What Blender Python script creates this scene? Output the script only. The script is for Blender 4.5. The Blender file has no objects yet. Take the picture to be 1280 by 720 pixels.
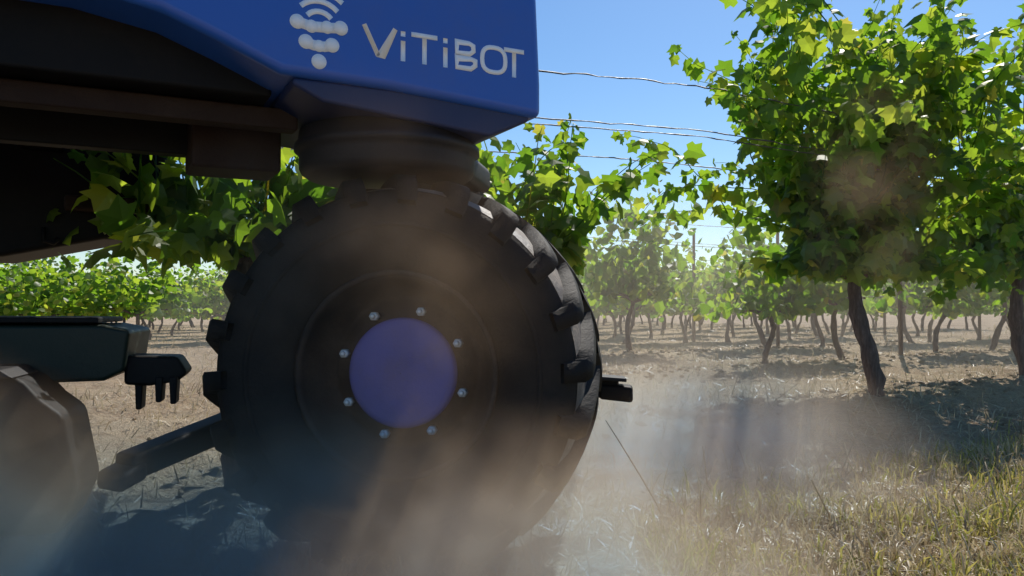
import bpy, math, random
import numpy as np
from mathutils import Vector, Matrix
random.seed(7); rng=np.random.default_rng(7)
scene=bpy.context.scene
COL=scene.collection

# ---------------------------------------------------------------- materials
def newmat(name):
    m=bpy.data.materials.new(name); m.use_nodes=True
    nt=m.node_tree; nt.nodes.clear()
    out=nt.nodes.new('ShaderNodeOutputMaterial')
    return m,nt,out
def N(nt,t,**k):
    n=nt.nodes.new(t)
    for a,b in k.items():
        if a in n.inputs: n.inputs[a].default_value=b
        else: setattr(n,a,b)
    return n
def ramp(nt,fac,stops):
    r=nt.nodes.new('ShaderNodeValToRGB')
    e=r.color_ramp.elements
    while len(e)<len(stops): e.new(0.5)
    for i,(p,c) in enumerate(stops):
        e[i].position=p; e[i].color=(c[0],c[1],c[2],1)
    nt.links.new(fac,r.inputs[0]); return r.outputs[0]
def dusty(name,base,rough=0.5,dust=(0.20,0.15,0.11),amt=0.4,scale=6,metal=0,bump=0.1,coat=0,spec=0.5):
    m,nt,out=newmat(name); L=nt.links
    geo=N(nt,'ShaderNodeNewGeometry')
    n1=N(nt,'ShaderNodeTexNoise',Scale=scale,Detail=8,Roughness=0.65); L.new(geo.outputs['Position'],n1.inputs['Vector'])
    n2=N(nt,'ShaderNodeTexNoise',Scale=scale*14,Detail=4,Roughness=0.7); L.new(geo.outputs['Position'],n2.inputs['Vector'])
    mp=N(nt,'ShaderNodeMapRange'); mp.inputs[1].default_value=0.42; mp.inputs[2].default_value=0.72; mp.inputs[4].default_value=amt
    L.new(n1.outputs[0],mp.inputs[0])
    mp2=N(nt,'ShaderNodeMapRange'); mp2.inputs[1].default_value=0.35; mp2.inputs[2].default_value=0.7; mp2.inputs[3].default_value=0.5; mp2.inputs[4].default_value=1.3
    L.new(n2.outputs[0],mp2.inputs[0])
    mu=N(nt,'ShaderNodeMath',operation='MULTIPLY'); L.new(mp.outputs[0],mu.inputs[0]); L.new(mp2.outputs[0],mu.inputs[1])
    fac=mu.outputs[0]
    mx=N(nt,'ShaderNodeMix',data_type='RGBA'); mx.inputs[6].default_value=(*base,1); mx.inputs[7].default_value=(*dust,1)
    L.new(fac,mx.inputs[0])
    b=N(nt,'ShaderNodeBsdfPrincipled'); L.new(mx.outputs[2],b.inputs['Base Color'])
    b.inputs['Metallic'].default_value=metal; b.inputs['Coat Weight'].default_value=coat; b.inputs['Specular IOR Level'].default_value=spec
    ra=N(nt,'ShaderNodeMath',operation='ADD'); ra.inputs[1].default_value=rough; L.new(fac,ra.inputs[0]); L.new(ra.outputs[0],b.inputs['Roughness'])
    bp=N(nt,'ShaderNodeBump',Strength=bump,Distance=0.01); L.new(n2.outputs[0],bp.inputs['Height']); L.new(bp.outputs[0],b.inputs['Normal'])
    L.new(b.outputs[0],out.inputs[0]); return m
M_blue=dusty('blue_paint',(0.024,0.115,0.50),0.38,amt=0.12,scale=2.5,bump=0.02,coat=0.2)
M_blue_shaded=dusty('shaded_blue',(0.008,0.022,0.09),0.5,amt=0.10,scale=3,bump=0.05)  # pod blue darkened to paint in the shade along its underside
M_white=dusty('white_decal',(0.92,0.93,0.95),0.5,amt=0.03,scale=9,bump=0.0)
M_black=dusty('black_panel',(0.005,0.005,0.006),0.6,amt=0.04,scale=3,spec=.2)
M_rubber=dusty('tyre_rubber',(0.008,0.0075,0.007),0.7,amt=0.12,scale=5,bump=0.4,spec=.3)
M_tread_sunlit=dusty('sunlit_dusty_tread',(0.07,0.06,0.052),0.45,dust=(.5,.42,.34),amt=0.7,scale=7,bump=0.5)  # dusty rubber, made paler to paint in the sun on the tread
M_turret=dusty('turret_steel',(0.007,0.008,0.012),0.55,amt=0.06,scale=4,spec=.35)
M_rust=dusty('rusty_steel',(0.026,0.013,0.009),0.7,amt=0.12,scale=8,bump=0.4,spec=.25)
M_rim=dusty('rim_steel',(0.011,0.009,0.009),0.65,amt=0.30,scale=7,bump=0.2,spec=.3)
M_hub=dusty('hub_paint',(0.12,0.11,0.34),0.65,amt=0.4,scale=8)
M_bolt=dusty('bolt_steel',(0.75,0.74,0.72),0.45,amt=0.2,scale=30,metal=0.3)
M_dkgreen=dusty('dark_green_paint',(0.008,0.020,0.014),0.5,amt=0.12,scale=6,spec=.35)
M_wire=dusty('wire_steel',(0.10,0.09,0.08),0.5,amt=0.3,scale=30,metal=0.2)

def leafmat(name,cols,tcols,tw=0.5):
    m,nt,out=newmat(name); L=nt.links
    geo=N(nt,'ShaderNodeNewGeometry')
    c=ramp(nt,geo.outputs['Random Per Island'],cols)
    t=ramp(nt,geo.outputs['Random Per Island'],tcols)
    b=N(nt,'ShaderNodeBsdfPrincipled',Roughness=0.45); L.new(c,b.inputs['Base Color'])
    tr=N(nt,'ShaderNodeBsdfTranslucent'); L.new(t,tr.inputs[0])
    ms=N(nt,'ShaderNodeMixShader'); ms.inputs[0].default_value=tw
    L.new(b.outputs[0],ms.inputs[1]); L.new(tr.outputs[0],ms.inputs[2]); L.new(ms.outputs[0],out.inputs[0]); return m
M_leaf=leafmat('vine_leaf',[(0,(0.035,0.08,0.013)),(0.6,(0.06,0.12,0.02)),(1,(0.12,0.15,0.03))],
               [(0,(0.16,0.36,0.02)),(0.6,(0.36,0.58,0.03)),(0.95,(0.60,0.72,0.06)),(1,(0.68,0.58,0.08))],0.55)
M_grassdry=leafmat('dry_grass',[(0,(0.30,0.22,0.13)),(0.5,(0.52,0.41,0.25)),(1,(0.70,0.59,0.39))],
               [(0,(0.30,0.22,0.12)),(1,(0.62,0.52,0.3))],0.3)
M_grassgrn=leafmat('green_grass',[(0,(0.12,0.13,0.03)),(0.4,(0.24,0.21,0.06)),(1,(0.48,0.38,0.14))],
               [(0,(0.30,0.36,0.05)),(1,(0.70,0.58,0.16))],0.4)
def barkmat():
    m,nt,out=newmat('vine_bark'); L=nt.links
    geo=N(nt,'ShaderNodeNewGeometry')
    mp=N(nt,'ShaderNodeMapping'); mp.inputs['Scale'].default_value=(1,1,0.15); L.new(geo.outputs['Position'],mp.inputs[0])
    n=N(nt,'ShaderNodeTexNoise',Scale=60,Detail=6,Roughness=0.7); L.new(mp.outputs[0],n.inputs['Vector'])
    c=ramp(nt,n.outputs[0],[(0.3,(0.06,0.035,0.025)),(0.55,(0.18,0.115,0.085)),(0.75,(0.32,0.24,0.19))])
    b=N(nt,'ShaderNodeBsdfPrincipled',Roughness=0.9); L.new(c,b.inputs['Base Color'])
    bp=N(nt,'ShaderNodeBump',Strength=0.8,Distance=0.02); L.new(n.outputs[0],bp.inputs['Height']); L.new(bp.outputs[0],b.inputs['Normal'])
    L.new(b.outputs[0],out.inputs[0]); return m
M_bark=barkmat()
def groundmat():
    m,nt,out=newmat('dry_ground'); L=nt.links
    geo=N(nt,'ShaderNodeNewGeometry'); P=geo.outputs['Position']
    n1=N(nt,'ShaderNodeTexNoise',Scale=0.8,Detail=6,Roughness=0.65); L.new(P,n1.inputs['Vector'])
    n2=N(nt,'ShaderNodeTexNoise',Scale=18,Detail=6,Roughness=0.75); L.new(P,n2.inputs['Vector'])
    n3=N(nt,'ShaderNodeTexNoise',Scale=90,Detail=4,Roughness=0.7); L.new(P,n3.inputs['Vector'])
    a=N(nt,'ShaderNodeMath',operation='MULTIPLY_ADD'); a.inputs[1].default_value=0.5; L.new(n1.outputs[0],a.inputs[0])
    h=N(nt,'ShaderNodeMath',operation='MULTIPLY'); h.inputs[1].default_value=0.5; L.new(n2.outputs[0],h.inputs[0]); L.new(h.outputs[0],a.inputs[2])
    c=ramp(nt,a.outputs[0],[(0.34,(0.24,0.155,0.095)),(0.45,(0.45,0.325,0.21)),(0.55,(0.58,0.45,0.30)),(0.68,(0.66,0.54,0.36))])
    c2=ramp(nt,n3.outputs[0],[(0.3,(0.6,0.6,0.6)),(0.7,(1.15,1.12,1.08))])
    mx=N(nt,'ShaderNodeMix',data_type='RGBA',blend_type='MULTIPLY'); mx.inputs[0].default_value=1; L.new(c,mx.inputs[6]); L.new(c2,mx.inputs[7])
    b=N(nt,'ShaderNodeBsdfPrincipled',Roughness=0.95); L.new(mx.outputs[2],b.inputs['Base Color']); b.inputs['Specular IOR Level'].default_value=0.1
    bp=N(nt,'ShaderNodeBump',Strength=0.9,Distance=0.03)
    s=N(nt,'ShaderNodeMath',operation='ADD'); L.new(n2.outputs[0],s.inputs[0]); L.new(n3.outputs[0],s.inputs[1])
    L.new(s.outputs[0],bp.inputs['Height']); L.new(bp.outputs[0],b.inputs['Normal'])
    L.new(b.outputs[0],out.inputs[0]); return m
M_ground=groundmat()

# ---------------------------------------------------------------- mesh helpers
def trimesh(name,V,T,mi,mats,smooth=None,link=True):
    V=np.asarray(V,dtype=np.float32); T=np.asarray(T,dtype=np.int32)
    me=bpy.data.meshes.new(name)
    me.vertices.add(len(V)); me.vertices.foreach_set('co',V.ravel())
    me.loops.add(len(T)*3); me.loops.foreach_set('vertex_index',T.ravel())
    me.polygons.add(len(T)); me.polygons.foreach_set('loop_start',np.arange(0,len(T)*3,3,dtype=np.int32))
    me.polygons.foreach_set('material_index',np.asarray(mi,dtype=np.int32))
    for m in mats: me.materials.append(m)
    me.update(calc_edges=True); me.validate()
    if smooth is not None: me.polygons.foreach_set('use_smooth',np.asarray(smooth,dtype=bool))
    if not link: return me
    ob=bpy.data.objects.new(name,me); COL.objects.link(ob); return ob
class Acc:
    def __init__(s): s.V=[];s.T=[];s.M=[];s.n=0
    def add(s,V,T,m):
        V=np.asarray(V);T=np.asarray(T)
        if len(V)==0: return
        s.V.append(V);s.T.append(T+s.n);s.M.append(np.full(len(T),m));s.n+=len(V)
    def get(s): return np.concatenate(s.V),np.concatenate(s.T),np.concatenate(s.M)
def tube(pts,rad,k=6,jit=0,caps=True):
    pts=np.asarray(pts,float); n=len(pts); rad=np.broadcast_to(np.asarray(rad,float),(n,))
    d=np.gradient(pts,axis=0); d/=np.linalg.norm(d,axis=1)[:,None]+1e-9
    V=[]
    ref=np.array([0.3,0.9,0.1]) if abs(d[0][2])>0.7 else np.array([0.,0,1])
    for i in range(n):
        a=np.cross(d[i],ref); a/=np.linalg.norm(a)+1e-9; b=np.cross(d[i],a)
        for j in range(k):
            t=2*math.pi*j/k; r=rad[i]*(1+jit*rng.uniform(-1,1))
            V.append(pts[i]+r*(math.cos(t)*a+math.sin(t)*b))
    T=[]
    for i in range(n-1):
        for j in range(k):
            a=i*k+j;b=i*k+(j+1)%k;c=a+k;e=b+k
            T+=[(a,b,e),(a,e,c)]
    if caps:
        V.append(pts[0]);V.append(pts[-1]);c0=len(V)-2;c1=c0+1
        for j in range(k):
            T.append((c0,(j+1)%k,j)); T.append((c1,(n-1)*k+j,(n-1)*k+(j+1)%k))
    return np.array(V),np.array(T)
def polymesh(name,V,F,mat,parent=None,bevel=0,seg=2,smooth=False):
    me=bpy.data.meshes.new(name); me.from_pydata([tuple(v) for v in V],[],F); me.materials.append(mat)
    import bmesh
    bm=bmesh.new(); bm.from_mesh(me); bmesh.ops.recalc_face_normals(bm,faces=bm.faces); bm.to_mesh(me); bm.free()
    if smooth:
        for p in me.polygons: p.use_smooth=True
    ob=bpy.data.objects.new(name,me); COL.objects.link(ob)
    if bevel:
        b=ob.modifiers.new('b','BEVEL'); b.width=bevel; b.segments=seg; b.limit_method='ANGLE'; b.angle_limit=0.5
        if not smooth:
            for p in me.polygons: p.use_smooth=True
            w=ob.modifiers.new('wn','WEIGHTED_NORMAL'); w.keep_sharp=True
    if parent is not None: ob.parent=parent; ob.matrix_parent_inverse=parent.matrix_world.inverted()
    return ob

# ---------------------------------------------------------------- ground
ROWD=np.array([0.84,0.5426]); ROWN=np.array([-0.5426,0.84]); R1=np.array([2.6,5.8])
def gz(x,y):
    x=np.asarray(x,float);y=np.asarray(y,float)
    z=0.018*np.sin(x*3.1+1.3*np.sin(y*1.7))*np.sin(y*2.7+0.8)+0.010*np.sin(x*7.7+y*5.1)*np.sin(y*9.1-x*2.3)+0.006*np.sin(x*17+y*13+2*np.sin(x*5))
    q=((x-R1[0])*ROWN[0]+(y-R1[1])*ROWN[1])
    k=np.round(q/2.35); k=np.maximum(k,0); e=q-k*2.35
    z=z+0.06*np.exp(-(e/0.35)**2)
    p=(x-0.6)*(-0.629)+(y-2.5)*0.777
    z=z+0.10*np.clip(-p*1.2,0,1)**1.0*np.clip((x-0.6)/1.5,0,1)
    far=np.clip((np.hypot(x,y)-60)/100,0,1)
    return z*(1-far)
def axis(lo,hi,dn,step,ext):
    a=list(np.arange(lo,hi,step)); s=step
    v=a[-1]
    while v<ext: s*=1.18; v+=s; a.append(v)
    s=step; v=a[0]; b=[]
    while v>-ext: s*=1.18; v-=s; b.append(v)
    return np.array(b[::-1]+a)
xs=axis(-4,7,0,0.055,500); ys=axis(0.5,10,0,0.055,500)
X,Y=np.meshgrid(xs,ys); Z=gz(X,Y)
near=(np.abs(X)<9)&(Y>0)&(Y<12)
Z=Z+np.where(near,rng.normal(0,0.006,Z.shape),0)
V=np.stack([X,Y,Z],-1).reshape(-1,3); nx=len(xs); ny=len(ys)
i,j=np.meshgrid(np.arange(nx-1),np.arange(ny-1)); a=(j*nx+i).ravel()
T=np.concatenate([np.stack([a,a+1,a+1+nx],1),np.stack([a,a+1+nx,a+nx],1)])
trimesh('ground',V,T,np.zeros(len(T)),[M_ground],np.ones(len(T)))

# ---------------------------------------------------------------- grass
def blades(P,L,W,tilt,az,curve):
    n=len(P)
    d=np.stack([np.cos(az)*np.sin(tilt),np.sin(az)*np.sin(tilt),np.cos(tilt)],1)
    t2=np.clip(tilt+curve,0,1.62)
    d2=np.stack([np.cos(az)*np.sin(t2),np.sin(az)*np.sin(t2),np.cos(t2)],1)
    ra=rng.uniform(0,6.28,n)
    s=np.stack([np.cos(ra),np.sin(ra),0.2*np.sin(ra*3)],1)*W[:,None]*0.5
    m=P+d*(L*0.55)[:,None]; t=m+d2*(L*0.45)[:,None]
    V=np.stack([P-s,P+s,m+s*0.8,m-s*0.8,t],1).reshape(-1,3)
    b=np.arange(n)[:,None]*5
    T=np.concatenate([b+[0,1,2],b+[0,2,3],b+[3,2,4]])
    return V,T
def scatter(n,rmin,rmax,a0,a1,keep=None):
    r=rmin*(rmax/rmin)**rng.uniform(0,1,n); a=rng.uniform(a0,a1,n)
    x=r*np.sin(a); y=r*np.cos(a)
    if keep is not None:
        k=keep(x,y); x,y=x[k],y[k]
    return x,y
x,y=scatter(130000,1.5,30,-1.0,1.05)
clump=np.sin(x*2.3+np.sin(y*3))*np.sin(y*2.9+np.sin(x*1.7*2))
k=rng.uniform(0,1,len(x))<(0.55+0.45*clump); x,y=x[k],y[k]
n=len(x); r=np.hypot(x,y)
P=np.stack([x,y,gz(x,y)+rng.uniform(0,0.012,n)],1)
up=rng.uniform(0,1,n)<0.25
V,T=blades(P,rng.uniform(0.03,0.11,n)*(1+r*0.02),0.0022*(0.7+rng.uniform(0,1,n))*(1+r*0.22),np.where(up,rng.uniform(0.1,0.9,n),rng.uniform(1.15,1.55,n)),rng.uniform(0,6.28,n),rng.uniform(0,0.9,n))
trimesh('dry_grass',V,T,np.zeros(len(T)),[M_grassdry])
def bank(x,y): 
    p=(x-0.6)*(-0.629)+(y-2.5)*0.777
    return (p<rng.normal(0.0,0.12,len(x)))&(x>0.35)
x,y=scatter(62000,1.5,7,0.12,1.0,bank); n=len(x)
P=np.stack([x,y,gz(x,y)],1)
cl=np.sin(x*5+2*np.sin(y*3))*np.sin(y*6+1)
V,T=blades(P,rng.uniform(0.035,0.10,n)*(1+0.45*cl),rng.uniform(0.003,0.008,n),np.abs(rng.normal(0.2,0.95,n)).clip(0,1.52),rng.uniform(0,6.28,n),rng.uniform(0.1,1.2,n))
trimesh('bank_grass',V,T,np.tile((rng.uniform(0,1,n)<0.38+0.4*cl).astype(int),3),[M_grassdry,M_grassgrn])
acc=Acc()
stalks=[((0.46,2.35),(0.29,2.5),0.30)]
for q in range(70):
    xx,yy=scatter(1,1.9,7,0.15,0.75); xx=xx[0];yy=yy[0]
    stalks.append(((xx,yy),(xx+rng.normal(0,0.06),yy+rng.normal(0,0.06)),rng.uniform(0.06,0.17)))
for (b,t,h) in stalks:
    z=float(gz(b[0],b[1])); pp=[]
    for s in np.linspace(0,1,6): pp.append((b[0]+(t[0]-b[0])*s,b[1]+(t[1]-b[1])*s,z+h*s**0.9))
    v,tt=tube(pp,np.linspace(0.003,0.0012,6),4); acc.add(v,tt,0)
V,T,mi=acc.get(); trimesh('dry_stalks',V,T,mi,[M_grassdry])
acc=Acc()
ico=np.array([(0,0,1),(.89,0,.45),(.28,.85,.45),(-.72,.53,.45),(-.72,-.53,.45),(.28,-.85,.45),(.72,.53,-.45),(-.28,.85,-.45),(-.89,0,-.45),(-.28,-.85,-.45),(.72,-.53,-.45),(0,0,-1)])
icf=np.array([(0,1,2),(0,2,3),(0,3,4),(0,4,5),(0,5,1),(1,6,2),(2,7,3),(3,8,4),(4,9,5),(5,10,1),(6,7,2),(7,8,3),(8,9,4),(9,10,5),(10,6,1),(11,7,6),(11,8,7),(11,9,8),(11,10,9),(11,6,10)])
for q in range(2600):
    if q<1500:
        kk=rng.integers(0,3); s=rng.uniform(-3,8); e=rng.normal(0,0.28); p=R1+ROWD*s+ROWN*(kk*2.35+e); sc=rng.uniform(0.008,0.035)
    else:
        xx,yy=scatter(1,1.8,12,-0.9,1.0); p=(xx[0],yy[0]); sc=rng.uniform(0.004,0.016)
    v=ico*(1+rng.uniform(-.3,.3,(12,1)))*sc*np.array([1,rng.uniform(.7,1.2),.6])
    acc.add(v+np.array([p[0],p[1],float(gz(p[0],p[1]))+sc*0.2]),icf,0)
V,T,mi=acc.get(); trimesh('soil_clods',V,T,mi,[M_ground])

# ---------------------------------------------------------------- vines
LR=[(0,.02),(.25,-.15),(.52,.08),(.40,.28),(.60,.58),(.26,.66),(0,1.02)]
outl=LR+[(-x,y) for x,y in LR[-2:0:-1]]
LV=np.array([(0,.36,0)]+[(x,y,0) for x,y in outl],float)
LV[:,2]=-0.35*np.abs(LV[:,0])-0.25*LV[:,1]**2; LV[0,2]=0.0
LT=np.array([(0,1+i,1+(i+1)%12) for i in range(12)])
SV=np.array([(0,0,0),(.5,.1,-.15),(.45,.65,-.3),(0,1,-.25),(-.45,.65,-.3),(-.5,.1,-.15)],float)
ST=np.array([(0,1,2),(0,2,3),(0,3,4),(0,4,5)])
def leaves(P,out,size,tmplV,tmplT,R):
    n=len(P)
    tip=out*R.uniform(0.2,1.0,(n,1))+R.normal(0,0.45,(n,3))+np.array([0,0,-1.0])*R.uniform(0.1,1.1,(n,1))
    tip/=np.linalg.norm(tip,axis=1)[:,None]
    nr=R.normal(0,0.6,(n,3))+out*0.5+np.array([0,0,0.7])
    nr-=tip*np.sum(nr*tip,1)[:,None]; nr/=np.linalg.norm(nr,axis=1)[:,None]
    sd=np.cross(tip,nr)
    B=np.stack([sd,tip,nr],1)*size[:,None,None]
    V=np.einsum('vk,nkj->nvj',tmplV,B)+P[:,None,:]
    nv=len(tmplV)
    T=tmplT[None]+ (np.arange(n)*nv)[:,None,None]
    return V.reshape(-1,3),T.reshape(-1,3)
def vine(seed,H=0.8,arm=0.6,ns=55,slen=(1.0,1.8),leaf=0.12,hi=True,spread=0.35,lower=0.25,extra=(),rd=ROWD,dens=2,lean=(0.0,0.0),zcap=None,tr=0.045,low=0.7,wob=0.018,larm=None):
    R=np.random.default_rng(seed); acc=Acc(); rd3=np.array([rd[0],rd[1],0]); rn3=np.array([-rd[1],rd[0],0])
    if larm is None: larm=arm
    pts=[];rad=[]
    ph1,ph2=R.uniform(0,6,2)
    for s in np.linspace(0,1,12):
        w=R.normal(0,0.006,2)*(s>0)+np.array([math.sin(s*5+ph1)-math.sin(5+ph1),math.sin(s*6+ph2)-math.sin(6+ph2)])*wob
        pts.append((lean[0]*(s-1)+w[0],lean[1]*(s-1)+w[1],-0.05+(H+0.05)*s)); rad.append(tr*(1.2-0.45*s+0.5*max(0,s-0.8)+ (0.4 if s==0 else 0))*R.uniform(.84,1.16))
    v,t=tube(pts,rad,9 if hi else 5,0.16); acc.add(v,t,0)
    top=np.array(pts[-1])
    for sg,am in ((-1,larm),(1,arm)):
        ap=[top+rd3*sg*am*s+np.array([0,0,0.10*math.sin(s*2.2)])+R.normal(0,0.01,3)*(s>0) for s in np.linspace(0,1,6)]
        v,t=tube(ap,np.linspace(tr*0.7,tr*0.35,6),6 if hi else 4,0.1); acc.add(v,t,0)
    LP=[];LO=[];LS=[]
    specs=[]
    for q in range(ns):
        u=R.uniform(-1,1); a=u*(arm if u>0 else larm)
        lf=1.0 if (u>0 or larm==arm) else 0.35
        d=np.array([0,0,1.0])+rd3*(u*0.30*lf+R.normal(0,spread*0.7)*lf)+rn3*R.normal(0,spread)
        ll=R.uniform(*slen)
        if R.uniform()<lower: d=d*np.array([1.4,1.4,0.15]); ll=min(ll,1.0*max(lf,.6))
        specs.append((top+rd3*a+np.array([0,0,0.06]),d,ll))
    for (o,d,l) in extra: specs.append((np.array(o,float),np.array(d,float),l))
    step=0.075 if hi else 0.12
    for (p,d,l) in specs:
        d=d/np.linalg.norm(d); p=p.copy(); path=[p.copy()]; m=max(3,int(l/step)); ph=R.uniform(0,6)
        for q in range(m):
            f=q/m
            d=d+R.normal(0,0.10,3)+np.array([0,0,-0.12*f*f]); d/=np.linalg.norm(d)
            p=p+d*step
            if zcap and p[2]>zcap: p[2]=zcap-R.uniform(0,0.06)
            if p[2]<H*low: d[2]=abs(d[2])*0.3; p[2]=H*low
            path.append(p.copy())
            for z in range(dens):
                az=ph+q*2.4+z*1.9+R.normal(0,0.5); o=np.array([math.cos(az),math.sin(az),R.normal(0,.3)])
                tipf=1-0.55*max(0,(f-0.65)/0.35)
                if R.uniform()<0.12: continue
                LP.append(p+o*R.uniform(0.03,0.11)*(1 if hi else 1.4)*tipf); LO.append(o); LS.append(leaf*R.uniform(0.6,1.2)*tipf)
        if hi: v,t=tube(path,np.linspace(0.006,0.002,len(path)),3,caps=False); acc.add(v,t,1)
    LP=np.array(LP);LO=np.array(LO);LS=np.array(LS)
    v,t=leaves(LP,LO,LS,LV if hi else SV,LT if hi else ST,R); acc.add(v,t,2)
    return acc.get()
VM=[M_bark,M_leaf,M_leaf]
def place(name,data,x,y):
    V,T,mi=data; ob=trimesh(name,V,T,mi,VM,mi==0); ob.location=(x,y,float(gz(x,y))); return ob
ex=[]
Rr=np.random.default_rng(3)
for q in range(9):
    ex.append(((-0.45+Rr.normal(0,.1),-0.3+Rr.normal(0,.2),1.95+Rr.uniform(-.25,.3)),(-0.5+Rr.normal(0,.15),-0.25,0.9),Rr.uniform(0.7,1.2)))
for q in range(44):
    ex.append(((Rr.normal(0.3,.45),Rr.normal(0.1,.3),1.6+Rr.uniform(-.4,.3)),(Rr.normal(0.2,.35),Rr.normal(0,.2),1.0),Rr.uniform(0.9,1.5)))
place('grape_vine',vine(11,H=0.82,arm=0.75,larm=.42,ns=88,slen=(1.0,2.0),leaf=0.125,extra=ex,lean=(-0.12,0.0),lower=0.25,tr=0.055,spread=.3,low=.92,wob=.02),2.45,5.75)
place('grape_vine',vine(12,H=0.85,arm=0.75,ns=84,slen=(0.9,1.9),leaf=0.12,lean=(-0.08,0),tr=0.06,lower=.25,spread=.3,low=.85,wob=.03),4.42,7.02)
place('grape_vine',vine(13,H=0.8,arm=0.7,ns=60,slen=(0.9,1.9),leaf=0.12),6.2,8.2)
place('grape_vine',vine(14,H=0.75,arm=0.42,ns=34,slen=(0.6,1.05),leaf=0.11,spread=0.22,lower=0.15),-0.04,4.25)
place('grape_vine',vine(15,H=0.8,arm=0.36,ns=46,slen=(0.35,0.65),leaf=0.10,zcap=1.42,lower=.4,rd=np.array([.89,.454]),low=1.0),-0.95,2.88)
var=[]
for s in range(6):
    V,T,mi=vine(30+s,H=0.60,arm=0.55,ns=28+3*s,slen=(0.6,1.7),leaf=0.13,hi=False,spread=0.26,lower=0.33,lean=((-.12,.1,-.05,.16,0,.07)[s],0),tr=0.038,low=.72,wob=.035)
    var.append((V,T,mi)); 
vme=[trimesh('grape_vine_mesh',V,T,mi,VM,mi==0,link=False) for V,T,mi in var]
starts={1:1.8,2:1.9,3:2.6,4:2.0}
R=np.random.default_rng(5)
for k in (1,2,3):
    s=starts[k]
    while s<15:
        p=R1+ROWN*2.35*k+ROWD*s+R.normal(0,0.05,2)
        ob=bpy.data.objects.new('grape_vine',vme[R.integers(0,6)]); COL.objects.link(ob)
        ob.location=(p[0],p[1],float(gz(p[0],p[1]))); ob.rotation_euler[2]=R.choice([0,math.pi])+R.normal(0,.08)
        sc=R.uniform(0.82,1.1); ob.scale=(sc,sc,sc*R.uniform(.9,1.15))
        s+=1.25*R.uniform(0.85,1.2) if R.uniform()<0.8 else 2.5
acc=Acc()
for k in range(4,13):
    s=2.0 if k==4 else -12-k
    while s<20:
        p=R1+ROWN*2.35*k+ROWD*s+R.normal(0,0.05,2)
        V,T,mi=var[R.integers(0,6)]; sc=R.uniform(0.85,1.05) ; a=R.choice([0,math.pi])
        c,sn=math.cos(a),math.sin(a)
        W=V.copy()*sc; W=np.stack([W[:,0]*c-W[:,1]*sn+p[0],W[:,0]*sn+W[:,1]*c+p[1],W[:,2]*(0.88 if p[0]<-1 else 1.0)],1)
        acc.V.append(W);acc.T.append(T+acc.n);acc.M.append(mi);acc.n+=len(W)
        s+=1.2*R.uniform(0.85,1.2)
V,T,mi=acc.get(); trimesh('distant_vine_rows',V,T,mi,VM)
acc=Acc()
def wire(path,r,wig):
    path=np.array(path,float); seg=np.r_[0,np.cumsum(np.linalg.norm(np.diff(path,axis=0),axis=1))]
    n=int(seg[-1]/.07); s=np.linspace(0,seg[-1],n)
    pts=np.stack([np.interp(s,seg,path[:,c]) for c in range(3)],1)
    pts[:,2]+=-0.012*np.sin(s*1.1)**2+rng.normal(0,wig,n)
    v,t=tube(pts,r*rng.uniform(.7,1.5,n),4); acc.add(v,t,0)
a1=R1+ROWD*14
for z,r,w in ((1.96,0.0038,0.0035),(1.70,0.0034,0.002),(1.665,0.003,0.0015)):
    wire([(-7.3,1.78,z),(0.13,4.35,z),(1.146,4.70,z),(2.1,5.25,z),(2.55,5.72,z),(a1[0],a1[1],z)],r,w)
wire([(-7.3,3.78,1.86),(0.8,6.4,1.86),(1.6,6.75,1.86),(4.0,8.2,1.86)],.0036,.002)
for k in (1,2,3):
    o=ROWN*2.35*k
    for z in (1.85,1.55,0.8):
        p=R1+o+ROWD*(1.5); q=a1+o; wire([(p[0],p[1],z),(q[0],q[1],z)],0.0035,0.002)
V,T,mi=acc.get(); trimesh('trellis_wires',V,T,mi,[M_wire])
acc=Acc()
for k in range(0,4):
    for s in (3.6,9.5):
        p=R1+ROWN*2.35*k+ROWD*(s+ k*0.6)
        v,t=tube([(p[0],p[1],-0.1),(p[0],p[1],1.0),(p[0]+.01,p[1],2.05)],[.03,.028,.026],7,0.05); acc.add(v,t,0)
V,T,mi=acc.get(); trimesh('trellis_posts',V,T,mi,[M_bark])

# ---------------------------------------------------------------- robot
rob=bpy.data.objects.new('vineyard_robot_tractor',None); COL.objects.link(rob)
C0=np.array([0.06,2.09]); F=np.array([0.891,0.454]); Lt=np.array([-0.454,0.891])
rob.location=(C0[0],C0[1],0); bpy.context.view_layer.update()
def LW(x,y,z): 
    p=C0+F*x+Lt*y; return (p[0],p[1],z)
def extr(name,prof,y0,y1,mat,bevel=0.01,seg=2,parent=rob):
    n=len(prof); V=[LW(x,y0,z) for x,z in prof]+[LW(x,y1,z) for x,z in prof]
    Fc=[list(range(n)),list(range(n,2*n))]+[[i,(i+1)%n,n+(i+1)%n,n+i] for i in range(n)]
    return polymesh(name,V,Fc,mat,parent,bevel,seg)
def lbox(name,x0,x1,y0,y1,z0,z1,mat,bevel=0.008):
    return extr(name,[(x0,z0),(x1,z0),(x1,z1),(x0,z1)],y0,y1,mat,bevel)
def wbox(name,pts8,mat,bevel=0.006):
    return polymesh(name,pts8,[[0,1,2,3],[4,5,6,7],[0,1,5,4],[1,2,6,5],[2,3,7,6],[3,0,4,7]],mat,rob,bevel)
body=[(0.022,1.158),(0.022,1.25),(0.008,1.55),(-0.04,1.80),(-0.25,1.95),(-3.0,1.95),(-3.15,1.7),(-3.15,1.17),(-2.5,1.17),(-2.35,1.25),(-2.2,1.32),(-1.07,1.318),(-0.90,1.29),(-0.78,1.245),(-0.65,1.190),(-0.4,1.186)]
extr('side_pod_near',body,0.0,0.62,M_blue,0.022,4)
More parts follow.
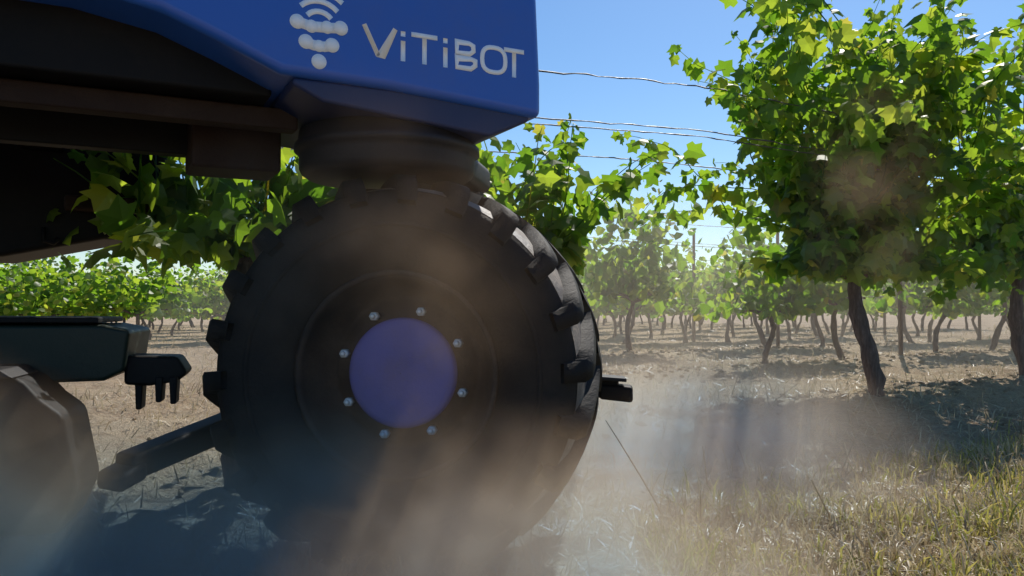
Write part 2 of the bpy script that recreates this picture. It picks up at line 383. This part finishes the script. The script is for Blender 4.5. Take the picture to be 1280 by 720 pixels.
extr('pod_shaded_underside',[(0.0,1.19),(-0.005,1.152),(-0.12,1.10),(-0.55,1.14),(-0.62,1.172),(-0.62,1.19)],0.02,0.60,M_blue_shaded,0.015,3)  # added piece whose dark colour stands for the shadow band below the blue face
extr('side_pod_far',[(0.0,1.40),(0.0,1.7),(-0.25,1.95),(-3.0,1.95),(-3.15,1.7),(-3.15,1.40)],1.55,2.1,M_blue,0.03,3)
lbox('roof_deck',-2.9,-0.3,0.1,2.0,1.955,2.25,M_blue,0.06)
lbox('inner_sill',-3.0,-0.64,0.16,0.60,1.172,1.40,M_black,0.01)
lbox('frame_rail',-3.0,-0.56,0.24,0.30,1.115,1.168,M_rust,0.006)
lbox('frame_rail_inner',-3.0,-0.58,0.52,0.58,1.08,1.168,M_black,0.006)
lbox('battery_box',-0.80,-0.57,0.40,0.58,1.03,1.166,M_rust,0.01)
lbox('cross_member',-1.25,-1.12,0.3,1.5,1.19,1.27,M_black,0.01)
extr('far_leg_module',[(-.86,1.40),(-.80,1.2),(-.69,.93),(-.72,.905),(-1.0,.90),(-1.3,.83),(-2.7,.83),(-2.7,1.40)],1.3,1.78,M_black,0.02,3)
lbox('far_leg_rail',-1.12,-.70,1.22,1.30,.99,1.04,M_rust,0.01)
for q,xx in enumerate((-.82,-.93,-1.18)):
    v,t=tube([LW(xx,1.27,.93),LW(xx,1.27,.885),LW(xx+.03,1.27,.878),LW(xx+.045,1.27,.895)],.008,6)
    o=trimesh('hook_%d'%(q+1),v,t,np.zeros(len(t)),[M_black]); o.parent=rob; o.matrix_parent_inverse=rob.matrix_world.inverted()

def revolve(name,prof,origin,rot,mat,n=64,axis='Y',closed=False,parent=rob,smooth=True):
    V=[];Fc=[];m=len(prof)
    for i in range(n):
        a=2*math.pi*i/n
        for (y,r) in prof:
            v=Vector((r*math.cos(a),y,r*math.sin(a))) if axis=='Y' else Vector((r*math.cos(a),r*math.sin(a),y))
            V.append(tuple(Vector(origin)+rot@v))
    for i in range(n):
        for j in range(m-1 if not closed else m):
            a=i*m+j;b=i*m+(j+1)%m;c=((i+1)%n)*m+(j+1)%m;d=((i+1)%n)*m+j
            Fc.append([a,b,c,d])
    return polymesh(name,V,Fc,mat,parent,0,2,smooth)
I3=Matrix.Identity(3)
tc=LW(-0.31,0.27,0)
revolve('steering_turret',[(1.13,0.001),(1.13,0.236),(1.098,0.240),(1.094,0.248),(1.078,0.250),(1.072,0.240),(1.060,0.236),(1.03,0.236),(1.018,0.230),(1.008,0.215),(1.006,0.001)],(tc[0],tc[1],0),I3,M_turret,72,'Z')

WY=math.radians(-9.5)
def make_wheel(pref,cx,cy,yaw,flip=1):
    Rz=Matrix.Rotation(yaw,3,'Z'); O=Vector((cx,cy,0.490))
    e=bpy.data.objects.new(pref,None); COL.objects.link(e); e.location=O; e.parent=rob; e.matrix_parent_inverse=rob.matrix_world.inverted(); bpy.context.view_layer.update()
    half=[(.135,.262),(.15,.275),(.172,.30),(.190,.345),(.198,.395),(.195,.440),(.182,.465),(.13,.476),(.06,.479),(0,.480)]
    prof=[(-y*1.0,r) for y,r in half]+[(y,r) for y,r in half[::-1][1:]]
    revolve('tyre',prof,O,Rz,M_rubber,96,parent=e)
    revolve('tread_band',[(-.178,.468),(-.13,.480),(0,.4835),(.13,.480),(.178,.468)],O,Rz,M_tread_sunlit,96,parent=e)  # paler band over the tyre, sunlight put into its colour
    revolve('sidewall_ridge',[(-.192,.372),(-.201,.376),(-.201,.384),(-.192,.39)],O,Rz,M_rubber,96,parent=e)
    A=Acc(); NL=22
    ws=[0.0,.05,.10,.150,.182,.202,.208]; ro=[.512,.512,.511,.510,.506,.489,.440]; ri=[.46,.46,.455,.445,.43,.42,.41]
    for sg in (-1,1):
        for k in range(NL):
            base=2*math.pi*(k+(0.5 if sg>0 else 0))/NL
            V=[];
            for q,w in enumerate(ws):
                off=-0.24*(w/.196)**0.9; ht=0.038+0.012*(w/.196); hb=ht*1.3
                y0=sg*(w-(0.015 if q==0 else 0)); yin=sg*min(w,.17)
                for (r,h,yy) in ((ri[q],-hb,yin),(ro[q],-ht,y0),(ro[q],ht,y0),(ri[q],hb,yin)):
                    a=base+off+h
                    V.append(O+Rz@Vector((r*math.cos(a),yy,r*math.sin(a))))
            V=np.array([tuple(v) for v in V]); T=[]
            for q in range(len(ws)-1):
                for s2 in range(3):
                    a=q*4+s2;b=a+1;c=a+5;d=a+4; T+=[(a,b,c),(a,c,d)]
            T+=[(0,1,2),(0,2,3)]; m=(len(ws)-1)*4; T+=[(m,m+2,m+1),(m,m+3,m+2)]
            A.add(V,np.array(T),0)
    V,T,mi=A.get(); o=trimesh('tread_lugs',V,T,mi,[M_rubber]); o.parent=e; o.matrix_parent_inverse=e.matrix_world.inverted()
    revolve('rim',[(-.135,.268),(-.150,.268),(-.150,.256),(-.135,.252),(-.09,.247),(-.07,.235),(-.05,.222),(-.035,.205),(-.03,.19),(-.06,.182),(-.062,.12),(-.062,.001)],O,Rz,M_rim,80,parent=e)
    revolve('rim_inner',[(.135,.262),(.12,.25),(.05,.245),(.03,.2),(.03,.001)],O,Rz,M_rim,64,parent=e)
    revolve('hub_cap',[(-.062,.145),(-.082,.144),(-.090,.138),(-.094,.125),(-.094,.06),(-.094,.001)],O,Rz,M_hub,64,parent=e)
    A=Acc()
    for k in range(8):
        a=math.radians(73+45*k)
        p0=O+Rz@Vector((.168*math.cos(a),-.061,.168*math.sin(a))); p1=O+Rz@Vector((.168*math.cos(a),-.083,.168*math.sin(a)))
        v,t=tube([tuple(p0),tuple(p0.lerp(p1,.5)),tuple(p1)],[.0125,.0125,.0115],6); A.add(v,t,0)
        p2=O+Rz@Vector((.168*math.cos(a),-.094,.168*math.sin(a)))
        v,t=tube([tuple(p1),tuple(p2)],[.007,.006],8); A.add(v,t,0)
    V,T,mi=A.get(); o=trimesh('wheel_bolts',V,T,mi,[M_bolt]); o.parent=e; o.matrix_parent_inverse=e.matrix_world.inverted()
    return e,O,Rz
nrm=(math.sin(-WY)*-1,-math.cos(WY))
fc=(-0.306,2.0)
wc=(fc[0]-nrm[0]*.19,fc[1]-nrm[1]*.19)
e,O,Rz=make_wheel('front_wheel',wc[0],wc[1],WY)
def wl(x,y,z): v=O+Rz@Vector((x,y,z)); return tuple(v)
def wheelbox(name,x0,x1,y0,y1,z0,z1,mat,b=.01):
    return wbox(name,[wl(x0,y0,z0),wl(x1,y0,z0),wl(x1,y1,z0),wl(x0,y1,z0),wl(x0,y0,z1),wl(x1,y0,z1),wl(x1,y1,z1),wl(x0,y1,z1)],mat,b)
wheelbox('fork_arm',-.14,.14,.24,.32,-.10,.55,M_turret,.02)
wheelbox('fork_bridge',-.16,.16,-.10,.32,.522,.60,M_turret,.02)
revolve('hub_motor',[(.03,.001),(.03,.14),(.24,.14),(.30,.10),(.30,.001)],O,Rz,M_turret,48,parent=rob)
p=LW(-2.55,0.3,0); make_wheel('rear_wheel',p[0],p[1],math.radians(27))
p=LW(-2.3,1.8,0); make_wheel('far_rear_wheel',p[0],p[1],math.radians(207))
lbox('rear_turret',-2.75,-2.35,.08,.52,1.0,1.17,M_turret,.03)
def slab(name,quad,depthvec,mat,bev=.008):
    q=[tuple(p) for p in quad]; r=[tuple(np.array(p)+depthvec) for p in quad]
    n=len(q); return polymesh(name,q+r,[list(range(n)),list(range(n,2*n))]+[[i,(i+1)%n,n+(i+1)%n,n+i] for i in range(n)],mat,rob,bev)
bk=np.array([-0.10,0.35,0.0])
slab('mower_housing',[(-1.9,1.95,.62),(-1.10,2.15,.615),(-1.03,2.17,.60),(-1.045,2.17,.49),(-1.09,2.15,.465),(-1.9,1.95,.45)],bk,M_dkgreen,.012)
slab('housing_strip',[(-1.9,1.94,.625),(-1.10,2.14,.62),(-1.10,2.14,.635),(-1.9,1.94,.64)],bk*.95,M_black,.003)
slab('bracket',[(-1.06,2.20,.53),(-.93,2.24,.525),(-.905,2.25,.48),(-.93,2.24,.455),(-1.0,2.22,.445),(-1.06,2.20,.45)],bk*.4,M_black,.01)
for q,(xx,zz) in enumerate(((-1.04,.38),(-.985,.40),(-.945,.395))):
    slab('bracket_tine_%d'%(q+1),[(xx,2.22,.47),(xx+.022,2.225,.47),(xx+.018,2.225,zz),(xx+.004,2.22,zz)],bk*.2,M_black,.004)
slab('weeder_hood',[(-1.75,1.82,.49),(-1.22,1.9,.505),(-1.17,1.92,.49),(-1.13,1.93,.44),(-1.08,1.94,.40),(-1.04,1.94,.22),(-1.08,1.93,.12),(-1.75,1.82,.10)],bk*.7,M_black,.015)
slab('weeder_cover_plate',[(-1.7,1.80,.515),(-1.20,1.885,.515),(-1.17,1.89,.495),(-1.7,1.80,.497)],bk*.6,M_turret,.004)
def bar(name,p,q,w,h,mat,b=.012):
    p=np.array(p,float);q=np.array(q,float); d=q-p; s=np.cross(d,[0,0,1.]); s=s/np.linalg.norm(s)*w/2; u=np.array([0,0,h/2])
    return wbox(name,[tuple(p-s-u),tuple(p+s-u),tuple(p+s+u),tuple(p-s+u),tuple(q-s-u),tuple(q+s-u),tuple(q+s+u),tuple(q-s+u)],mat,b)
bar('tool_bar',(-.80,2.42,.33),(-1.01,2.10,.245),.09,.07,M_black)
bar('tool_bar_tip',(-.99,2.13,.24),(-1.03,2.06,.215),.11,.05,M_black,.015)
bar('tool_beam',(-.80,2.42,.36),(.10,2.60,.42),.07,.07,M_black)
bar('blade_holder',(.08,2.60,.42),(.34,2.58,.405),.07,.066,M_black,.008)
bar('blade_tip',(.28,2.585,.397),(.385,2.57,.387),.085,.05,M_black,.01)
bar('blade_plate',(.18,2.57,.4475),(.36,2.56,.435),.10,.012,M_turret,.003)
bar('implement_arm',(-1.75,2.5,.55),(-1.75,2.6,1.2),.07,.09,M_black)

def lp(a,b,off=0.0015):
    return LW(a,-off,b)
def strokes(name,lines,w):
    A=Acc()
    for pts,closed in lines:
        pts=[np.array(p,float) for p in pts]; n=len(pts)
        rs=[]
        for i2 in range(n):
            if closed: d=pts[(i2+1)%n]-pts[i2-1]; d0=pts[i2]-pts[i2-1]
            else:
                d=pts[min(i2+1,n-1)]-pts[max(i2-1,0)]; d0=pts[i2]-pts[i2-1] if i2>0 else d
            d=d/np.linalg.norm(d); d0=d0/np.linalg.norm(d0); c=max(0.45,abs(float(d@d0)))
            rs.append(np.array([-d[1],d[0]])*w/2/c)
        V=[]
        for p,nn in zip(pts,rs):
            a=p-nn; b=p+nn
            V+= [lp(a[0],a[1],-.002),lp(a[0],a[1],.0008),lp(b[0],b[1],.0008),lp(b[0],b[1],-.002)]
        T=[];m=n if closed else n-1
        for i2 in range(m):
            j2=(i2+1)%n
            for s2 in range(4):
                a=i2*4+s2;b=i2*4+(s2+1)%4;c=j2*4+(s2+1)%4;d=j2*4+s2; T+=[(a,b,c),(a,c,d)]
        if not closed: T+=[(0,1,2),(0,2,3),(m*4,m*4+2,m*4+1),(m*4,m*4+3,m*4+2)]
        A.add(np.array(V),np.array(T),0)
    V,T,mi=A.get(); o=trimesh(name,V,T,mi,[M_white]); o.parent=rob; o.matrix_parent_inverse=rob.matrix_world.inverted()
h=.075; z0=1.255; x0=-.463
def S(pts): return [(x0+a*.965,z0+b) for a,b in pts]
w=.0115
lines=[(S([(0.004,h),(.040,w*.4),(.048,w*.4),(.084,h)]),False),
 (S([(.104,0),(.104,h*.66)]),False),(S([(.104,h*.80),(.104,h*.97)]),False),
 (S([(.126,h-w/2),(.196,h-w/2)]),False),(S([(.161,0),(.161,h-w-.0005)]),False),
 (S([(.218,0),(.218,h*.66)]),False),(S([(.218,h*.80),(.218,h*.97)]),False),
 (S([(.250,h*.5+.004),(.250,h-w/2),(.285,h-w/2),(.296,h*.86),(.297,h*.68),(.287,h*.52+.004)]),True),
 (S([(.250,w/2),(.250,h*.5-.0075),(.291,h*.5-.0075),(.302,h*.36),(.302,h*.2),(.290,w/2)]),True),
 (S([(.322+.034+.034*math.copysign(abs(math.cos(t))**.75,math.cos(t)),h/2+(h/2-w/2)*math.copysign(abs(math.sin(t))**.75,math.sin(t))) for t in np.linspace(0,2*math.pi,25)[:-1]]),True),
 (S([(.386,h-w/2),(.446,h-w/2)]),False),(S([(.416,0),(.416,h-w-.0005)]),False)]
strokes('side_lettering',lines,w)
A=Acc()
def disc(cx,cz,r,off,n=20):
    V=[lp(cx,cz,.0008+off)]+[lp(cx+r*math.cos(t),cz+r*math.sin(t),.0008+off) for t in np.linspace(0,2*math.pi,n+1)[:-1]]+[lp(cx+r*math.cos(t),cz+r*math.sin(t),-.002) for t in np.linspace(0,2*math.pi,n+1)[:-1]]
    T=[(0,1+i,1+(i+1)%n) for i in range(n)]+[(1+i,1+n+i,1+(i+1)%n) for i in range(n)]+[(1+(i+1)%n,1+n+i,1+n+(i+1)%n) for i in range(n)]
    A.add(np.array(V),np.array(T),0)
ex0=-.565
disc(ex0,1.226,.0175,.0001)
for q,(dx,dz,r) in enumerate(((-.030,1.268,.017),(0,1.262,.014),(.030,1.268,.017),(-.050,1.311,.017),(-.018,1.305,.015),(.018,1.308,.015),(.050,1.311,.017))):
    disc(ex0+dx,dz,r,.0001+.00015*q)
V,T,mi=A.get(); o=trimesh('emblem_dots',V,T,mi,[M_white]); o.parent=rob; o.matrix_parent_inverse=rob.matrix_world.inverted()
arc=lambda cx,cz,r,a0,a1,n=9:[(cx+r*math.cos(math.radians(a)),cz+r*math.sin(math.radians(a))) for a in np.linspace(a0,a1,n)]
strokes('emblem_waves',[([(ex0-.03,1.2665),(ex0-.012,1.262),(ex0+.012,1.262),(ex0+.03,1.2665)],False),([(ex0-.05,1.311),(ex0-.02,1.305),(ex0+.02,1.307),(ex0+.05,1.311)],False)],.024)
strokes('emblem_arcs',[(arc(ex0,1.306,.036,40,140),False),(arc(ex0,1.306,.060,45,135),False),(arc(ex0,1.306,.084,50,130),False)],.0125)

# ---------------------------------------------------------------- dust
def dust(c,r,dens,lo=.42,hi=.68,ns=2.2,g=.25,seed=0,col=(.92,.63,.40),homog=False,floor=0.0,inner=0.1):
    m,nt,out=newmat('dust'); L=nt.links
    try: m.cycles.volume_step_rate=2.5
    except Exception as ex_: print('nostep',ex_)
    vs=N(nt,'ShaderNodeVolumeScatter'); vs.inputs['Color'].default_value=(*col,1); vs.inputs['Anisotropy'].default_value=g
    L.new(vs.outputs[0],out.inputs['Volume'])
    if homog: vs.inputs['Density'].default_value=dens
    else:
        tcn=N(nt,'ShaderNodeTexCoord')
        ln=N(nt,'ShaderNodeVectorMath',operation='LENGTH'); L.new(tcn.outputs['Object'],ln.inputs[0])
        fo=N(nt,'ShaderNodeMapRange',interpolation_type='SMOOTHSTEP'); fo.inputs[1].default_value=1.0; fo.inputs[2].default_value=inner; L.new(ln.outputs['Value'],fo.inputs[0])
        ad=N(nt,'ShaderNodeVectorMath',operation='ADD'); ad.inputs[1].default_value=(seed*3.1,seed*1.7,seed); L.new(tcn.outputs['Object'],ad.inputs[0])
        sc=N(nt,'ShaderNodeVectorMath',operation='MULTIPLY'); sc.inputs[1].default_value=tuple(r); L.new(ad.outputs[0],sc.inputs[0])
        n=N(nt,'ShaderNodeTexNoise',Scale=ns,Detail=3,Roughness=0.6); L.new(sc.outputs[0],n.inputs['Vector'])
        mp=N(nt,'ShaderNodeMapRange',interpolation_type='SMOOTHSTEP'); mp.inputs[1].default_value=lo; mp.inputs[2].default_value=hi; mp.inputs[3].default_value=dens*floor; mp.inputs[4].default_value=dens; L.new(n.outputs[0],mp.inputs[0])
        mu=N(nt,'ShaderNodeMath',operation='MULTIPLY'); L.new(fo.outputs[0],mu.inputs[0]); L.new(mp.outputs[0],mu.inputs[1])
        L.new(mu.outputs[0],vs.inputs['Density'])
    V=[];Fc=[]
    nu,nv=20,12
    for a in range(nv+1):
        for b in range(nu):
            th=math.pi*a/nv; ph=2*math.pi*b/nu; V.append((math.sin(th)*math.cos(ph),math.sin(th)*math.sin(ph),math.cos(th)))
    for a in range(nv):
        for b in range(nu): Fc.append([a*nu+b,(a+1)*nu+b,(a+1)*nu+(b+1)%nu,a*nu+(b+1)%nu])
    import bmesh
    me=bpy.data.meshes.new('dust_cloud'); me.from_pydata(V,[],Fc); 
    bm=bmesh.new(); bm.from_mesh(me); bmesh.ops.remove_doubles(bm,verts=bm.verts,dist=1e-4); bmesh.ops.recalc_face_normals(bm,faces=bm.faces); bm.to_mesh(me); bm.free()
    me.materials.append(m)
    ob=bpy.data.objects.new('dust_cloud',me); COL.objects.link(ob); ob.location=c; ob.scale=r
    return ob
dust((-.30,1.62,.0),(1.15,.60,.52),11,.36,.66,4.0,seed=1,floor=.2)
dust((-1.45,1.66,.0),(1.0,.52,.66),13,.36,.66,3.2,seed=2,floor=.3)
dust((.70,3.2,.02),(.95,1.4,.58),4.2,.36,.66,3.0,seed=3,floor=.2)
dust((1.62,3.65,1.15),(.42,.36,.75),.6,.40,.65,3.4,seed=5)
dust((-.28,1.45,.72),(.50,.28,.42),.8,.40,.66,4.5,seed=9,floor=.1)
dust((2.2,9.6,.1),(6.5,5.6,1.9),.034,homog=True,g=.45,col=(.96,.80,.62))

# ---------------------------------------------------------------- light, sky, camera
AZ=math.radians(24); EL=math.radians(48)
w=bpy.data.worlds.new('World'); scene.world=w; w.use_nodes=True; nt=w.node_tree
bg=nt.nodes['Background']; sky=nt.nodes.new('ShaderNodeTexSky'); sky.sky_type='NISHITA'; sky.sun_disc=False
sky.sun_elevation=EL; sky.sun_rotation=AZ; sky.air_density=1.0; sky.dust_density=0.3; sky.ozone_density=3.0
hs=nt.nodes.new('ShaderNodeHueSaturation'); hs.inputs['Saturation'].default_value=1.22
nt.links.new(sky.outputs[0],hs.inputs['Color']); nt.links.new(hs.outputs[0],bg.inputs[0]); bg.inputs[1].default_value=0.125
sl=bpy.data.lights.new('sun','SUN'); sl.energy=5.0; sl.angle=math.radians(.5); sl.color=(1,.94,.85)
so=bpy.data.objects.new('sun',sl); COL.objects.link(so)
sd=Vector((math.sin(AZ)*math.cos(EL),math.cos(AZ)*math.cos(EL),math.sin(EL)))
so.rotation_euler=sd.to_track_quat('Z','Y').to_euler(); so.location=(0,0,20)
cam=bpy.data.cameras.new('camera'); cam.lens=28.27; cam.sensor_width=36; cam.clip_end=2000; cam.clip_start=.05
co=bpy.data.objects.new('camera',cam); COL.objects.link(co); co.location=(0,0,.66); co.rotation_euler=(math.radians(91.43),0,0)
scene.camera=co
scene.view_settings.view_transform='Standard'; scene.view_settings.look='None'; scene.view_settings.exposure=0
